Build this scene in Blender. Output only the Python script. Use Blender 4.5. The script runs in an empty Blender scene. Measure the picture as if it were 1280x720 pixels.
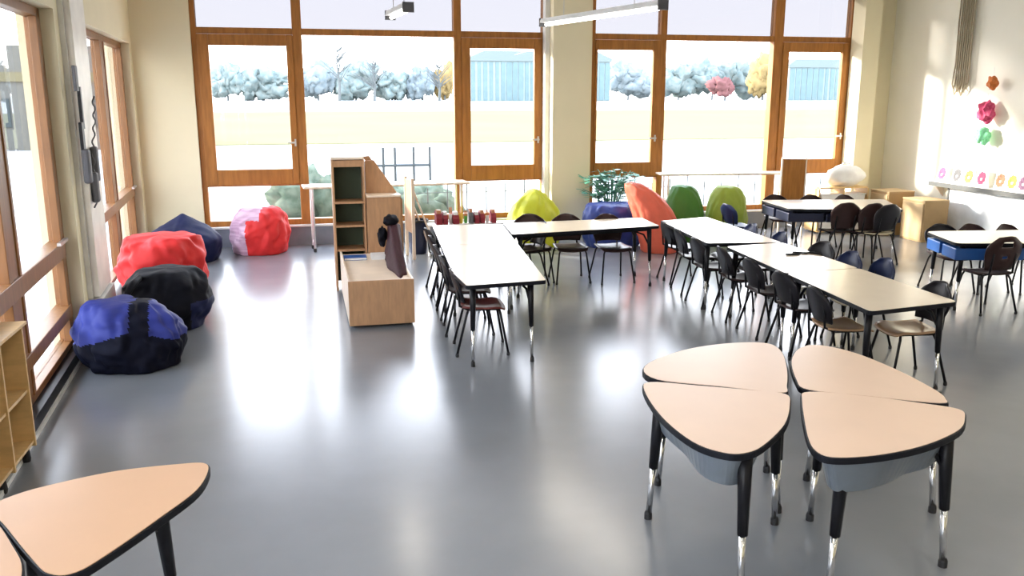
import bpy, bmesh, math, random
from mathutils import Vector, Matrix, noise
random.seed(7)
PI = math.pi
C = bpy.context.scene.collection
S = bpy.context.scene

# ------------------------------------------------------------ camera
FPX, PITCH, YAW, CAMH = 1095.0, math.radians(12.5), math.radians(13.37), 2.15
cd = bpy.data.cameras.new('camera'); cam = bpy.data.objects.new('camera', cd); C.objects.link(cam)
cd.sensor_fit = 'HORIZONTAL'; cd.sensor_width = 36.0; cd.lens = FPX / 1280 * 36.0
cd.clip_start = .05; cd.clip_end = 3000
fw = Vector((math.sin(YAW) * math.cos(PITCH), math.cos(YAW) * math.cos(PITCH), -math.sin(PITCH)))
rt = Vector((math.cos(YAW), -math.sin(YAW), 0)); up = rt.cross(fw)
cam.matrix_world = Matrix(((rt.x, up.x, -fw.x, 0), (rt.y, up.y, -fw.y, 0), (rt.z, up.z, -fw.z, CAMH), (0, 0, 0, 1)))
S.camera = cam
O = Vector((0, 0, CAMH))
def ray(x, y): return fw * FPX + rt * (x - 640) - up * (y - 360)
def onz(x, y, z=0.0):
    d = ray(x, y); return O + d * ((z - CAMH) / d.z)
def ony(x, y, Y):
    d = ray(x, y); return O + d * (Y / d.y)
def onx(x, y, X):
    d = ray(x, y); return O + d * (X / d.x)

# ------------------------------------------------------------ world, sun, exposure
S.view_settings.view_transform = 'Standard'; S.view_settings.look = 'None'
S.view_settings.gamma = 1.0; S.view_settings.use_curve_mapping = False
S.view_settings.exposure = 0.62
SKY = 6.5
w = bpy.data.worlds.new('sky'); S.world = w; w.use_nodes = True
nt = w.node_tree; nt.nodes.clear()
wo = nt.nodes.new('ShaderNodeOutputWorld'); bg = nt.nodes.new('ShaderNodeBackground')
tc = nt.nodes.new('ShaderNodeTexCoord'); sx = nt.nodes.new('ShaderNodeSeparateXYZ'); cr = nt.nodes.new('ShaderNodeValToRGB')
nt.links.new(tc.outputs['Generated'], sx.inputs[0]); nt.links.new(sx.outputs['Z'], cr.inputs[0])
cr.color_ramp.elements[0].position = 0.0; cr.color_ramp.elements[0].color = (1, .99, .97, 1)
cr.color_ramp.elements[1].position = 0.5; cr.color_ramp.elements[1].color = (.72, .82, 1, 1)
nt.links.new(cr.outputs[0], bg.inputs[0]); bg.inputs[1].default_value = SKY
nt.links.new(bg.outputs[0], wo.inputs[0])
sd = bpy.data.lights.new('sun', 'SUN'); sd.energy = 10.0; sd.angle = math.radians(5.0); sd.color = (1, .93, .8)
so = bpy.data.objects.new('sun', sd); C.objects.link(so)
SUN_DIR = Vector((0.78, -0.55, -0.22)).normalized()          # direction in which the light travels
so.rotation_euler = SUN_DIR.to_track_quat('-Z', 'Y').to_euler()
def portal(name, cx, cy, cz, sx_, sz_, normal):
    l = bpy.data.lights.new(name, 'AREA'); l.shape = 'RECTANGLE'; l.size = sx_; l.size_y = sz_
    l.cycles.is_portal = True
    o = bpy.data.objects.new(name, l); C.objects.link(o); o.location = (cx, cy, cz)
    o.rotation_euler = Vector(normal).to_track_quat('-Z', 'Z').to_euler()
portal('sky_portal_back', 3.7, 13.3, 2.0, 10.6, 3.8, (0, -1, 0))
portal('sky_portal_left', -2.45, 6.0, 1.5, 14.0, 3.2, (1, 0, 0))
LAMP_W = 17.0

# ------------------------------------------------------------ materials
M = {}
def mat(name, rgb, rough=.5, metal=0.0, var=.06, scale=6.0, bump=0.0, bscale=40.0, stretch=(1, 1, 1), spec=.5, coat=0.0, rgb2=None, transl=0.0, sheen=0.0):
    m = bpy.data.materials.new(name); m.use_nodes = True; t = m.node_tree; b = t.nodes['Principled BSDF']
    co = t.nodes.new('ShaderNodeTexCoord'); mp = t.nodes.new('ShaderNodeMapping'); mp.inputs['Scale'].default_value = stretch
    t.links.new(co.outputs['Object'], mp.inputs[0])
    n = t.nodes.new('ShaderNodeTexNoise'); n.inputs['Scale'].default_value = scale; n.inputs['Detail'].default_value = 5
    t.links.new(mp.outputs[0], n.inputs[0])
    r = t.nodes.new('ShaderNodeValToRGB'); a = rgb; c2 = rgb2 or tuple(min(1, v * (1 + var)) for v in rgb)
    a = tuple(v * (1 - var) for v in rgb) if rgb2 is None else rgb
    r.color_ramp.elements[0].position = .35; r.color_ramp.elements[0].color = (*a, 1)
    r.color_ramp.elements[1].position = .65; r.color_ramp.elements[1].color = (*c2, 1)
    t.links.new(n.outputs[0], r.inputs[0]); t.links.new(r.outputs[0], b.inputs['Base Color'])
    b.inputs['Roughness'].default_value = rough; b.inputs['Metallic'].default_value = metal
    b.inputs['Specular IOR Level'].default_value = spec; b.inputs['Coat Weight'].default_value = coat
    b.inputs['Sheen Weight'].default_value = sheen
    if transl:
        tr = t.nodes.new('ShaderNodeBsdfTranslucent'); mx = t.nodes.new('ShaderNodeMixShader'); mx.inputs[0].default_value = transl
        t.links.new(r.outputs[0], tr.inputs[0]); t.links.new(b.outputs[0], mx.inputs[1]); t.links.new(tr.outputs[0], mx.inputs[2])
        t.links.new(mx.outputs[0], t.nodes['Material Output'].inputs[0])
    if bump:
        n2 = t.nodes.new('ShaderNodeTexNoise'); n2.inputs['Scale'].default_value = bscale; n2.inputs['Detail'].default_value = 4
        t.links.new(mp.outputs[0], n2.inputs[0])
        bp = t.nodes.new('ShaderNodeBump'); bp.inputs['Strength'].default_value = bump; bp.inputs['Distance'].default_value = .02
        t.links.new(n2.outputs[0], bp.inputs['Height']); t.links.new(bp.outputs[0], b.inputs['Normal'])
    M[name] = m; return m
def glass(name, tint=(1, 1, 1), refl=1.0):
    m = bpy.data.materials.new(name); m.use_nodes = True; t = m.node_tree; t.nodes.clear()
    o = t.nodes.new('ShaderNodeOutputMaterial'); tr = t.nodes.new('ShaderNodeBsdfTransparent'); tr.inputs[0].default_value = (*tint, 1)
    gl = t.nodes.new('ShaderNodeBsdfGlossy'); gl.inputs['Roughness'].default_value = .02
    fr = t.nodes.new('ShaderNodeFresnel'); fr.inputs[0].default_value = 1.35
    mx = t.nodes.new('ShaderNodeMixShader')
    ge = t.nodes.new('ShaderNodeNewGeometry'); sb_ = t.nodes.new('ShaderNodeMath'); sb_.operation = 'SUBTRACT'; sb_.inputs[0].default_value = 1.0
    ml = t.nodes.new('ShaderNodeMath'); ml.operation = 'MULTIPLY'
    t.links.new(ge.outputs['Backfacing'], sb_.inputs[1]); t.links.new(fr.outputs[0], ml.inputs[0]); t.links.new(sb_.outputs[0], ml.inputs[1])
    t.links.new(ml.outputs[0], mx.inputs[0]); t.links.new(tr.outputs[0], mx.inputs[1]); t.links.new(gl.outputs[0], mx.inputs[2])
    t.links.new(mx.outputs[0], o.inputs[0]); M[name] = m; return m
def emis(name, rgb, s):
    m = bpy.data.materials.new(name); m.use_nodes = True; b = m.node_tree.nodes['Principled BSDF']
    b.inputs['Base Color'].default_value = (*rgb, 1); b.inputs['Emission Color'].default_value = (*rgb, 1); b.inputs['Emission Strength'].default_value = s
    M[name] = m; return m
mat('wall', (.80, .72, .50), .7, var=.02, scale=1.5, bump=.05, bscale=60)
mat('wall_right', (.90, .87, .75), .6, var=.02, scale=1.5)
mat('ceiling', (.85, .84, .80), .8, var=.02)
mat('floor', (.195, .21, .23), .23, var=.05, scale=1.3, rgb2=(.225, .24, .262), spec=.95, bump=.012, bscale=3)
mat('plinth', (.20, .22, .26), .5)
mat('sill', (.75, .74, .70), .4)
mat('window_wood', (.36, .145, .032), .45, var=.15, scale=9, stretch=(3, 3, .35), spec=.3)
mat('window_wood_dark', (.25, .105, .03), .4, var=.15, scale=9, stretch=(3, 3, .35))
mat('steel', (.62, .62, .62), .3, metal=.9)
mat('chrome', (.75, .75, .76), .16, metal=1)
mat('black_metal', (.006, .006, .009), .4, spec=.25)
mat('black_rubber', (.01, .01, .012), .6)
mat('laminate', (.78, .585, .46), .30, var=.02, scale=4, spec=.5)
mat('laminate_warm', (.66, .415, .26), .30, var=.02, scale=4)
mat('laminate_pale', (.82, .72, .60), .22, var=.02, scale=4, spec=.6)
mat('edge_black', (.006, .007, .012), .55, spec=.2)
mat('birch', (.70, .46, .20), .4, var=.08, scale=7, stretch=(1, 4, 4))
mat('unit_wood', (.46, .255, .13), .45, var=.10, scale=6, stretch=(6, 6, 1))
mat('unit_pale', (.80, .66, .52), .45, var=.05, scale=5)
mat('green_back', (.03, .05, .025), .6)
mat('shell_dark', (.035, .018, .018), .33, var=.15, spec=.22)
mat('shell_black', (.014, .013, .017), .33, spec=.22)
mat('shell_navy', (.012, .02, .065), .33, spec=.22)
mat('shell_maroon', (.16, .03, .025), .3, spec=.6)
mat('shell_tan', (.42, .25, .14), .25, spec=.6)
mat('shell_cream', (.75, .65, .45), .3)
mat('tray_blue', (.02, .09, .32), .35)
mat('tray_navy', (.008, .012, .04), .4)
mat('tray_clear', (.15, .175, .21), .3, var=.1)
mat('bag_navy', (.007, .011, .055), .65, bump=.3, bscale=9, spec=.25)
mat('bag_navy_dark', (.003, .004, .014), .7, bump=.3, bscale=9, spec=.15)
mat('bag_navy_lit', (.028, .04, .24), .6, bump=.3, bscale=9, spec=.25)
mat('bag_black', (.003, .0035, .008), .7, bump=.3, bscale=9, spec=.15)
mat('bag_red', (.70, .035, .035), .55, bump=.3, bscale=9, spec=.25)
mat('bag_mauve', (.50, .28, .42), .55, rgb2=(.72, .50, .62), scale=7, stretch=(.4, .4, 4), bump=.3, bscale=9)
mat('bag_lime', (.60, .64, .04), .6, bump=.3, bscale=9, transl=.25)
mat('bag_olive', (.33, .42, .05), .6, bump=.3, bscale=9, transl=.15)
mat('bag_green', (.06, .20, .02), .6, bump=.3, bscale=9, transl=.1)
mat('bag_salmon', (.80, .17, .10), .6, bump=.3, bscale=9, transl=.2)
mat('bag_royal', (.03, .06, .30), .5, bump=.3, bscale=9)
mat('maroon_cloth', (.035, .003, .010), .7, bump=.4, bscale=10)
mat('white', (.85, .85, .84), .4)
mat('board_white', (.80, .84, .88), .3)
mat('ledge_dark', (.05, .055, .055), .5)
mat('kraft', (.42, .27, .12), .6, var=.05)
mat('kraft_light', (.50, .35, .18), .6, var=.05)
mat('cable', (.36, .30, .20), .5)
mat('trunking', (.90, .86, .78), .4)
mat('leaf', (.05, .28, .18), .5, rgb2=(.20, .50, .35), scale=30)
mat('tan', (.60, .36, .20), .6, rgb2=(.80, .58, .38), scale=12)
mat('pink', (.60, .06, .17), .6); mat('orange', (.60, .17, .03), .6); mat('mint', (.25, .75, .42), .6)
mat('lime', (.25, .38, .03), .6); mat('peach', (.55, .25, .13), .6); mat('mauve', (.16, .06, .13), .6); mat('yellow', (.9, .6, .08), .5)
mat('grey', (.10, .10, .11), .6); mat('crimson', (.25, .015, .03), .6); mat('cup_green', (.1, .4, .05), .5)
mat('grass', (.150, .146, .078), .9, rgb2=(.165, .152, .085), scale=.08, spec=0.0)
mat('grass_far', (.50, .48, .30), .9)
mat('pavement', (.36, .36, .35), .9, scale=.3, spec=0.0)
mat('earth', (.5, .47, .40), .9, scale=.1)
mat('tree_far', (.12, .165, .165), .9, rgb2=(.19, .22, .21), scale=.6, spec=0.0)  # crown colours greyed and blued to carry the distance haze
mat('tree_far_blue', (.13, .165, .18), .9, rgb2=(.19, .22, .23), scale=.6, spec=0.0)
mat('tree_gold', (.25, .18, .08), .9, scale=.6, spec=0.0)
mat('bark_far', (.10, .11, .11), .9, spec=0.0)
mat('shed_red', (.15, .07, .07), .9, spec=0.0)
mat('clad', (.11, .16, .17), .6, scale=.5, spec=0.0); mat('clad_pale', (.19, .23, .23), .6, scale=.5, spec=0.0); mat('clad_roof', (.13, .16, .16), .6, spec=0.0)
mat('bush', (.07, .095, .07), .9, rgb2=(.13, .155, .12), scale=5, spec=0.0)
mat('neighbour', (.55, .53, .47), .9, scale=.4, spec=0.0); mat('neighbour_band', (.55, .45, .20), .8); mat('neighbour_window', (.16, .20, .21), .3)
glass('glass'); glass('glass_tinted', (.305, .305, .320))
emis('tube', (1, .97, .9), 3.0)

# ------------------------------------------------------------ mesh helpers
class MB:
    def __init__(s, T=None): s.v = []; s.f = []; s.T = T
    def add(s, vs, fs):
        k = len(s.v); s.v += [tuple(v) for v in vs]; s.f += [tuple(i + k for i in f) for f in fs]; return s
    def box(s, x0, x1, y0, y1, z0, z1):
        vs = [(x, y, z) for z in (z0, z1) for y in (y0, y1) for x in (x0, x1)]
        return s.add(vs, [(0, 2, 3, 1), (4, 5, 7, 6), (0, 1, 5, 4), (2, 6, 7, 3), (0, 4, 6, 2), (1, 3, 7, 5)])
    def prism(s, pts, z0, z1):
        n = len(pts); a = sum(pts[i][0] * pts[(i + 1) % n][1] - pts[(i + 1) % n][0] * pts[i][1] for i in range(n))
        if a < 0: pts = pts[::-1]
        vs = [(p[0], p[1], z0) for p in pts] + [(p[0], p[1], z1) for p in pts]
        return s.add(vs, [tuple(range(n - 1, -1, -1)), tuple(range(n, 2 * n))] + [(i, (i + 1) % n, n + (i + 1) % n, n + i) for i in range(n)])
    def prismx(s, pts, x0, x1):                  # outline in (y, z)
        n = len(pts); a = sum(pts[i][0] * pts[(i + 1) % n][1] - pts[(i + 1) % n][0] * pts[i][1] for i in range(n))
        if a < 0: pts = pts[::-1]
        vs = [(x0, p[0], p[1]) for p in pts] + [(x1, p[0], p[1]) for p in pts]
        return s.add(vs, [tuple(range(n - 1, -1, -1)), tuple(range(n, 2 * n))] + [(i, (i + 1) % n, n + (i + 1) % n, n + i) for i in range(n)])
    def prismy(s, pts, y0, y1):                  # outline in (x, z)
        n = len(pts); a = sum(pts[i][0] * pts[(i + 1) % n][1] - pts[(i + 1) % n][0] * pts[i][1] for i in range(n))
        if a > 0: pts = pts[::-1]
        vs = [(p[0], y0, p[1]) for p in pts] + [(p[0], y1, p[1]) for p in pts]
        return s.add(vs, [tuple(range(n - 1, -1, -1)), tuple(range(n, 2 * n))] + [(i, (i + 1) % n, n + (i + 1) % n, n + i) for i in range(n)])
    def tube(s, pts, r, seg=8):
        pts = [Vector(p) for p in pts]; n = len(pts); rs = r if isinstance(r, (list, tuple)) else [r] * n
        rings = []; ref = None
        for i, p in enumerate(pts):
            d = (pts[min(i + 1, n - 1)] - pts[max(i - 1, 0)]).normalized()
            if ref is None: ref = Vector((1, 0, 0)) if abs(d.x) < .8 else Vector((0, 1, 0))
            a = (ref - d * ref.dot(d)).normalized(); b = d.cross(a); ref = a
            rings.append([p + (a * math.cos(2 * PI * k / seg) + b * math.sin(2 * PI * k / seg)) * rs[i] for k in range(seg)])
        vs = [v for rg in rings for v in rg]; fs = []
        for i in range(n - 1):
            for k in range(seg):
                k2 = (k + 1) % seg; fs.append((i * seg + k, i * seg + k2, (i + 1) * seg + k2, (i + 1) * seg + k))
        fs.append(tuple(range(seg - 1, -1, -1))); fs.append(tuple((n - 1) * seg + k for k in range(seg)))
        return s.add(vs, fs)
    def lathe(s, prof, cx=0, cy=0, seg=16):
        vs = [(cx + r * math.cos(2 * PI * k / seg), cy + r * math.sin(2 * PI * k / seg), z) for r, z in prof for k in range(seg)]; fs = []
        for i in range(len(prof) - 1):
            for k in range(seg):
                k2 = (k + 1) % seg; fs.append((i * seg + k, i * seg + k2, (i + 1) * seg + k2, (i + 1) * seg + k))
        fs.append(tuple(range(seg - 1, -1, -1))); fs.append(tuple((len(prof) - 1) * seg + k for k in range(seg)))
        return s.add(vs, fs)
    def build(s, name, m, parent=None, smooth=False, bevel=0.0, solid=0.0, sub=0):
        me = bpy.data.meshes.new(name)
        vs = [s.T(*v) for v in s.v] if s.T else s.v
        me.from_pydata([tuple(v) for v in vs], [], s.f); me.update()
        o = bpy.data.objects.new(name, me); C.objects.link(o); me.materials.append(M[m])
        if smooth:
            for p in me.polygons: p.use_smooth = True
        if parent is not None:
            o.parent = parent; o.matrix_parent_inverse = Matrix.Identity(4)
        if solid:
            md = o.modifiers.new('solid', 'SOLIDIFY'); md.thickness = solid; md.offset = 0
        if sub:
            md = o.modifiers.new('sub', 'SUBSURF'); md.levels = sub; md.render_levels = sub
        if bevel:
            md = o.modifiers.new('bevel', 'BEVEL'); md.width = bevel; md.segments = 2; md.limit_method = 'ANGLE'
        return o
def tag(o, label=None, cat=None, group=None, kind=None):
    if label: o['label'] = label
    if cat: o['category'] = cat
    if group: o['group'] = group
    if kind: o['kind'] = kind
    return o
def empty(name, loc=(0, 0, 0), rz=0.0):
    o = bpy.data.objects.new(name, None); C.objects.link(o); o.location = loc; o.rotation_euler = (0, 0, rz); o.empty_display_size = .1
    return o
def thing(name, label, cat, loc=(0, 0, 0), rz=0.0, group=None): return tag(empty(name, loc, rz), label, cat, group)
def struct(name, mb, m, parent=None, **k):
    o = mb.build(name, m, parent, **k)
    if parent is None: o['kind'] = 'structure'
    return o
def copy_tree(o, parent=None):
    c = o.copy(); C.objects.link(c); c.parent = parent
    for ch in list(o.children): copy_tree(ch, c)
    return c
def loc_pts(pts, loc): return [(p[0] - loc[0], p[1] - loc[1]) for p in pts]
def catmull(pts, n=6):
    out = []; N = len(pts)
    for i in range(N):
        p0, p1, p2, p3 = (Vector(pts[(i + k - 1) % N]) for k in range(4))
        for j in range(n):
            t = j / n
            out.append(tuple(.5 * ((2 * p1) + (p2 - p0) * t + (2 * p0 - 5 * p1 + 4 * p2 - p3) * t * t + (3 * p1 - p0 - 3 * p2 + p3) * t ** 3)))
    return out
def rounded(pts, r, n=5):
    out = []; N = len(pts)
    for i in range(N):
        p, a, b = Vector(pts[i]), Vector(pts[i - 1]), Vector(pts[(i + 1) % N])
        da = (a - p); db = (b - p); ra = min(r, da.length * .45); rb = min(r, db.length * .45)
        s = p + da.normalized() * ra; e = p + db.normalized() * rb
        for j in range(n + 1):
            t = j / n; out.append(tuple(s * (1 - t) ** 2 + p * 2 * t * (1 - t) + e * t * t))
    return out
def inset(pts, d):
    c = Vector((sum(p[0] for p in pts) / len(pts), sum(p[1] for p in pts) / len(pts)))
    return [tuple(Vector(p[:2]) + (c - Vector(p[:2])).normalized() * d) for p in pts]

# ------------------------------------------------------------ room shell
YB = 13.0; XR = 9.5; YF = -3.0; ZC = 3.9
# left wall runs at a slight angle: s along it, o out into the room
LP0 = Vector((-2.0, 8.0)); LU = Vector((-.06, 1)).normalized(); LN = Vector((LU.y, -LU.x))
def LT(o_, s_, z): p = LP0 + LU * (s_ - 8.0) + LN * o_; return (p.x, p.y, z)
def onl(x, y, off=0.0):
    d = ray(x, y); p0 = LP0 + LN * off; n = LN
    t = (n.x * p0.x + n.y * p0.y) / (n.x * d.x + n.y * d.y); p = O + d * t
    return (Vector((p.x, p.y)) - LP0).dot(LU) + 8.0, p.z
WS = .15                                            # inner face of the left wall, in front of the window plane
struct('floor', MB().box(-3.2, XR + .3, YF - .3, YB + .4, -.15, 0), 'floor')
struct('ceiling', MB().box(-3.6, XR + .3, YF - .3, YB + .4, ZC, ZC + .15), 'ceiling')
struct('wall_front', MB().box(-1.35, XR + .3, YF - .25, YF, 0, ZC), 'wall')
struct('wall_right', MB().box(XR, XR + .25, YF, YB + .4, 0, ZC), 'wall_right')
# left wall: openings s 3.2-8 (window 1) and s 9.5-12.6 (window 2); more glazing nearer the camera
S1a, S1b = 3.0, onl(87, 430)[0]; S2a, S2b = onl(77, 100, WS)[0] + .75, 12.75
ZL = 2.80
lw = MB(LT)
lw.box(-.12, WS, YF - .2, -1.6, 0, ZC); lw.box(-.12, WS, S1b, S2a, 0, ZC); lw.box(-.12, WS, S2b, 13.35, 0, ZC)
lw.box(-.12, WS, -1.6, S1b, ZL, ZC); lw.box(-.12, WS, S2a, S2b, ZL, ZC); lw.box(-.12, WS, 2.6, S1a, 0, ZL)
struct('wall_left', lw, 'wall')
# back wall
bw = MB()
bw.box(-2.5, -1.39, YB, YB + .3, 0, ZC); bw.box(3.64, 4.33, YB, YB + .3, 0, ZC); bw.box(8.80, XR, YB, YB + .3, 0, ZC)
bw.box(-1.39, 3.64, YB, YB + .3, 3.72, ZC); bw.box(4.33, 8.80, YB, YB + .3, 3.72, ZC)
bw.box(-1.39, 3.64, YB + .0, YB + .3, 0, .27); bw.box(4.33, 8.80, YB + .0, YB + .3, 0, .27)
struct('wall_back', bw, 'wall')
struct('trim_1', MB().box(3.63, 4.20, 12.68, YB, 0, ZC), 'wall')                    # pillar between the windows
struct('trim_2', MB().box(8.72, 9.02, 12.68, YB, 0, ZC), 'wall')                    # pier right of the windows
struct('trim_3', MB().box(3.56, 3.63, 12.86, YB, 0, ZC), 'sill')
struct('baseboard_back', MB().box(-2.1, 3.56, YB - .03, YB, 0, .27).box(4.2, 8.72, YB - .03, YB, 0, .27), 'plinth')
struct('trim_4', MB().box(-1.39, 3.56, YB - .06, YB + .02, .27, .295).box(4.2, 8.72, YB - .06, YB + .02, .27, .295), 'sill')
struct('baseboard_right', MB().box(XR - .03, XR, YF, YB, 0, .12), 'plinth')
struct('baseboard_left', MB(LT).box(-.02, .12, S1a, S1b, 0, .11), 'black_metal')
struct('trim_5', MB(LT).box(.12, .135, S1a, S1b, 0, .03), 'sill')
struct('trim_6', MB(LT).box(WS, WS + .12, S1b, S2a + .1, 0, .42), 'sill')

# windows
def frame_box(mb, x0, x1, z0, z1, wd, y0, y1, T=None):
    mb.box(x0, x0 + wd, y0, y1, z0, z1); mb.box(x1 - wd, x1, y0, y1, z0, z1)
    mb.box(x0 + wd, x1 - wd, y0, y1, z0, z0 + wd); mb.box(x0 + wd, x1 - wd, y0, y1, z1 - wd, z1)
def back_window(name, x0, x1, m1, m2, cas):
    root = empty(name, (0, 0, 0)); root['kind'] = 'structure'
    f = MB(); y0, y1 = YB + .05, YB + .19
    f.box(x0, x0 + .07, y0, y1, .29, 3.72); f.box(x1 - .07, x1, y0, y1, .29, 3.72)
    for a, b in (m1, m2): f.box(a, b, y0 - .01, y1, .29, 3.72)
    xs = [x0 + .07, m1[0], m1[1], m2[0], m2[1], x1 - .07]
    for a, b in ((xs[0], xs[1]), (xs[2], xs[3]), (xs[4], xs[5])):
        f.box(a, b, y0, y1, 2.955, 3.04); f.box(a, b, y0, y1, .29, .37); f.box(a, b, y0, y1, 3.66, 3.72)
    f.build('window_frame', 'window_wood', root, bevel=.006)
    for a, b in ((xs[0], xs[1]), (xs[2], xs[3]), (xs[4], xs[5])):
        MB().box(a, b, YB + .11, YB + .12, 3.04, 3.66).build('pane', 'glass_tinted', root)['label'] = 'bluish tinted upper pane'
    MB().box(xs[2], xs[3], YB + .11, YB + .12, .37, 2.955).build('pane', 'glass', root)
    for (a, b), (ga, gb) in zip(((xs[0], xs[1]), (xs[4], xs[5])), cas):
        c = MB(); c.box(a, ga, y0 - .03, y0 + .05, .88, 2.95); c.box(gb, b, y0 - .03, y0 + .05, .88, 2.95)
        c.box(ga, gb, y0 - .03, y0 + .05, .88, 1.10); c.box(ga, gb, y0 - .03, y0 + .05, 2.80, 2.95)
        co = c.build('casement', 'window_wood', root, bevel=.008)
        MB().box(ga, gb, y0 + .0, y0 + .01, 1.10, 2.80).build('pane', 'glass', co)
        h = MB(); hx = gb + .06; h.box(hx - .012, hx + .012, y0 - .05, y0 - .03, 1.42, 1.52); h.box(hx - .1, hx + .012, y0 - .075, y0 - .055, 1.46, 1.485)
        h.build('window_handle', 'steel', co)
        MB().box(a, b, YB + .11, YB + .12, .37, .86).build('pane', 'glass', root)
        MB().box(a, b, y0, y1, .86, .885).build('window_rail', 'window_wood', root)
back_window('window_3', -1.39, 3.64, (-.05, .08), (2.23, 2.34), ((-1.17, -.14), (2.47, 3.44)))
back_window('window_4', 4.33, 8.80, (5.45, 5.55), (7.37, 7.53), ((4.43, 5.33), (7.64, 8.60)))
def left_window(name, s0, s1, mulls, rails, bottom):
    root = empty(name); root['kind'] = 'structure'
    f = MB(LT); f.box(-.05, .05, s0, s0 + .09, bottom, ZL); f.box(-.05, .05, s1 - .09, s1, bottom, ZL)
    f.box(-.05, .05, s0, s1, ZL - .07, ZL); f.box(-.05, .05, s0, s1, bottom, bottom + .05)
    for a, b in mulls: f.box(-.05, .05, a, b, bottom, ZL)
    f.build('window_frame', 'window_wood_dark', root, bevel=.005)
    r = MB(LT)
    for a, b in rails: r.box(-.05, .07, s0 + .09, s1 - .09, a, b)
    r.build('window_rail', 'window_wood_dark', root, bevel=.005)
    es = [s0 + .09] + [v for m in mulls for v in m] + [s1 - .09]
    for i in range(0, len(es), 2):
        a, b = es[i], es[i + 1]
        MB(LT).box(-.02, -.01, a, b, bottom + .05, ZL - .07).build('pane', 'glass', root)
        if b - a > .3: 
            st = MB(LT); st.box(.0, .06, b - .1, b, bottom + .05, ZL - .07); st.box(.0, .06, a, a + .05, bottom + .05, ZL - .07)
            st.build('casement', 'window_wood_dark', root, bevel=.005)
    h = MB(LT); h.box(.07, .10, s1 - .42, s1 - .12, rails[0][1], rails[0][1] + .025); h.build('window_handle', 'steel', root)
r1 = onl(74, 297)[1]
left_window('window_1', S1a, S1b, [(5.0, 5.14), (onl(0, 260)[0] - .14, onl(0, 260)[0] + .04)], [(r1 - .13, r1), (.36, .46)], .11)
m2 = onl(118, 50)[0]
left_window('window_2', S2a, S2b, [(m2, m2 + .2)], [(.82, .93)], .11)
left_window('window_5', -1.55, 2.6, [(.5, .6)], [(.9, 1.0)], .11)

# trunking column on the left pier with sockets and cords
sa = onl(82, 100, WS)[0]; sb = onl(100, 100, WS)[0]
tr = thing('wall_trunking', 'tall cream cable trunking with dark sockets on the pier between the left windows', 'trunking')
MB(LT).box(WS, WS + .09, sa, sb, .43, ZC).build('trunking_body', 'trunking', tr, bevel=.008)
MB(LT).box(WS, WS + .04, sa - .045, sa - .02, .43, ZC).tube([(WS + .02, sb + .03, .43), (WS + .02, sb + .03, ZC)], .014).tube([(WS + .02, sb + .09, 1.4), (WS + .02, sb + .09, ZC)], .012).build('conduit', 'sill', tr)
for i, (px, py, hw, hh) in enumerate(((92, 98, .05, .10), (99, 135, .03, .17), (101, 173, .05, .13))):
    s_, z_ = onl(px, py, WS + .09)
    MB(LT).box(WS + .09, WS + .115, s_ - hw, s_ + hw, z_ - hh, z_ + hh).build('socket', 'black_metal' if i else 'grey', tr, bevel=.004)
wp = thing('wall_phone', 'dark handset with coiled cord hung at waist height beside the left pier trunking', 'phone')
for px, py, hh in ((109, 208, .14), (119, 205, .15), (119, 234, .13)):
    s_, z_ = onl(px, py, WS + .12)
    MB(LT).box(WS + .09, WS + .15, s_ - .05, s_ + .05, z_ - hh, z_ + hh).build('handset', 'grey', wp, bevel=.02)
pts = []
for k in range(60):
    s0_, z0_ = onl(113, 120, WS + .1); s1_, z1_ = onl(116, 260, WS + .1); t = k / 59
    pts.append((WS + .12 + .01 * math.cos(k * .9), s0_ + (s1_ - s0_) * t + .05 * math.sin(t * 9), z0_ + (z1_ - z0_) * t))
MB(LT).tube(pts, .007, 6).build('cord', 'grey', wp, smooth=True)

# ------------------------------------------------------------ outside
struct('ground', MB().box(-400, 700, 13.5, 1200, -.4, -.25).box(-400, -2.9, -60, 13.5, -.4, -.25), 'pavement')
tag(MB().box(-60, 120, 44, 124, -.25, -.2).build('lawn', 'grass'), 'wide yellow-green lawn beyond the windows', 'lawn')['kind'] = 'structure'
def blob(mb, c, rx, ry, rz, seed, n=2, amp=.25):
    bm = bmesh.new(); bmesh.ops.create_icosphere(bm, subdivisions=n, radius=1)
    vs = []
    for v in bm.verts:
        d = 1 + amp * noise.noise(v.co * 1.7 + Vector((seed, seed * 2, 0))) + amp * .5 * noise.noise(v.co * 4 + Vector((seed, 0, seed)))
        vs.append((c[0] + v.co.x * rx * d, c[1] + v.co.y * ry * d, c[2] + v.co.z * rz * d))
    mb.add(vs, [tuple(v.index for v in f.verts) for f in bm.faces]); bm.free()
def tree(px, pw, ptop, label, m='tree_far', D=330, cat='tree', blobs=11, base=124):
    g = ony(px, 122, D); top = ony(px, ptop, D).z; wd = abs(ony(px + pw / 2, 100, D).x - ony(px - pw / 2, 100, D).x)
    t = thing('tree', label, cat, (g.x, g.y, -.25), 0, 'distant trees along the edge of the field')
    h = (top + .25) * 1.18; mb = MB(); rr = random.Random(px)
    for k in range(blobs):
        blob(mb, (rr.uniform(-.33, .33) * wd, rr.uniform(-2, 2), h * rr.uniform(.28, .68)), wd * rr.uniform(.16, .3), wd * .25, h * rr.uniform(.2, .3), px + k, 3, .7)
    mb.build('crown', m, t, smooth=True)
    MB().tube([(0, 0, 0), (.1, 0, h * .5)], [.35, .2]).build('trunk', 'bark_far', t)
    return t
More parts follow.
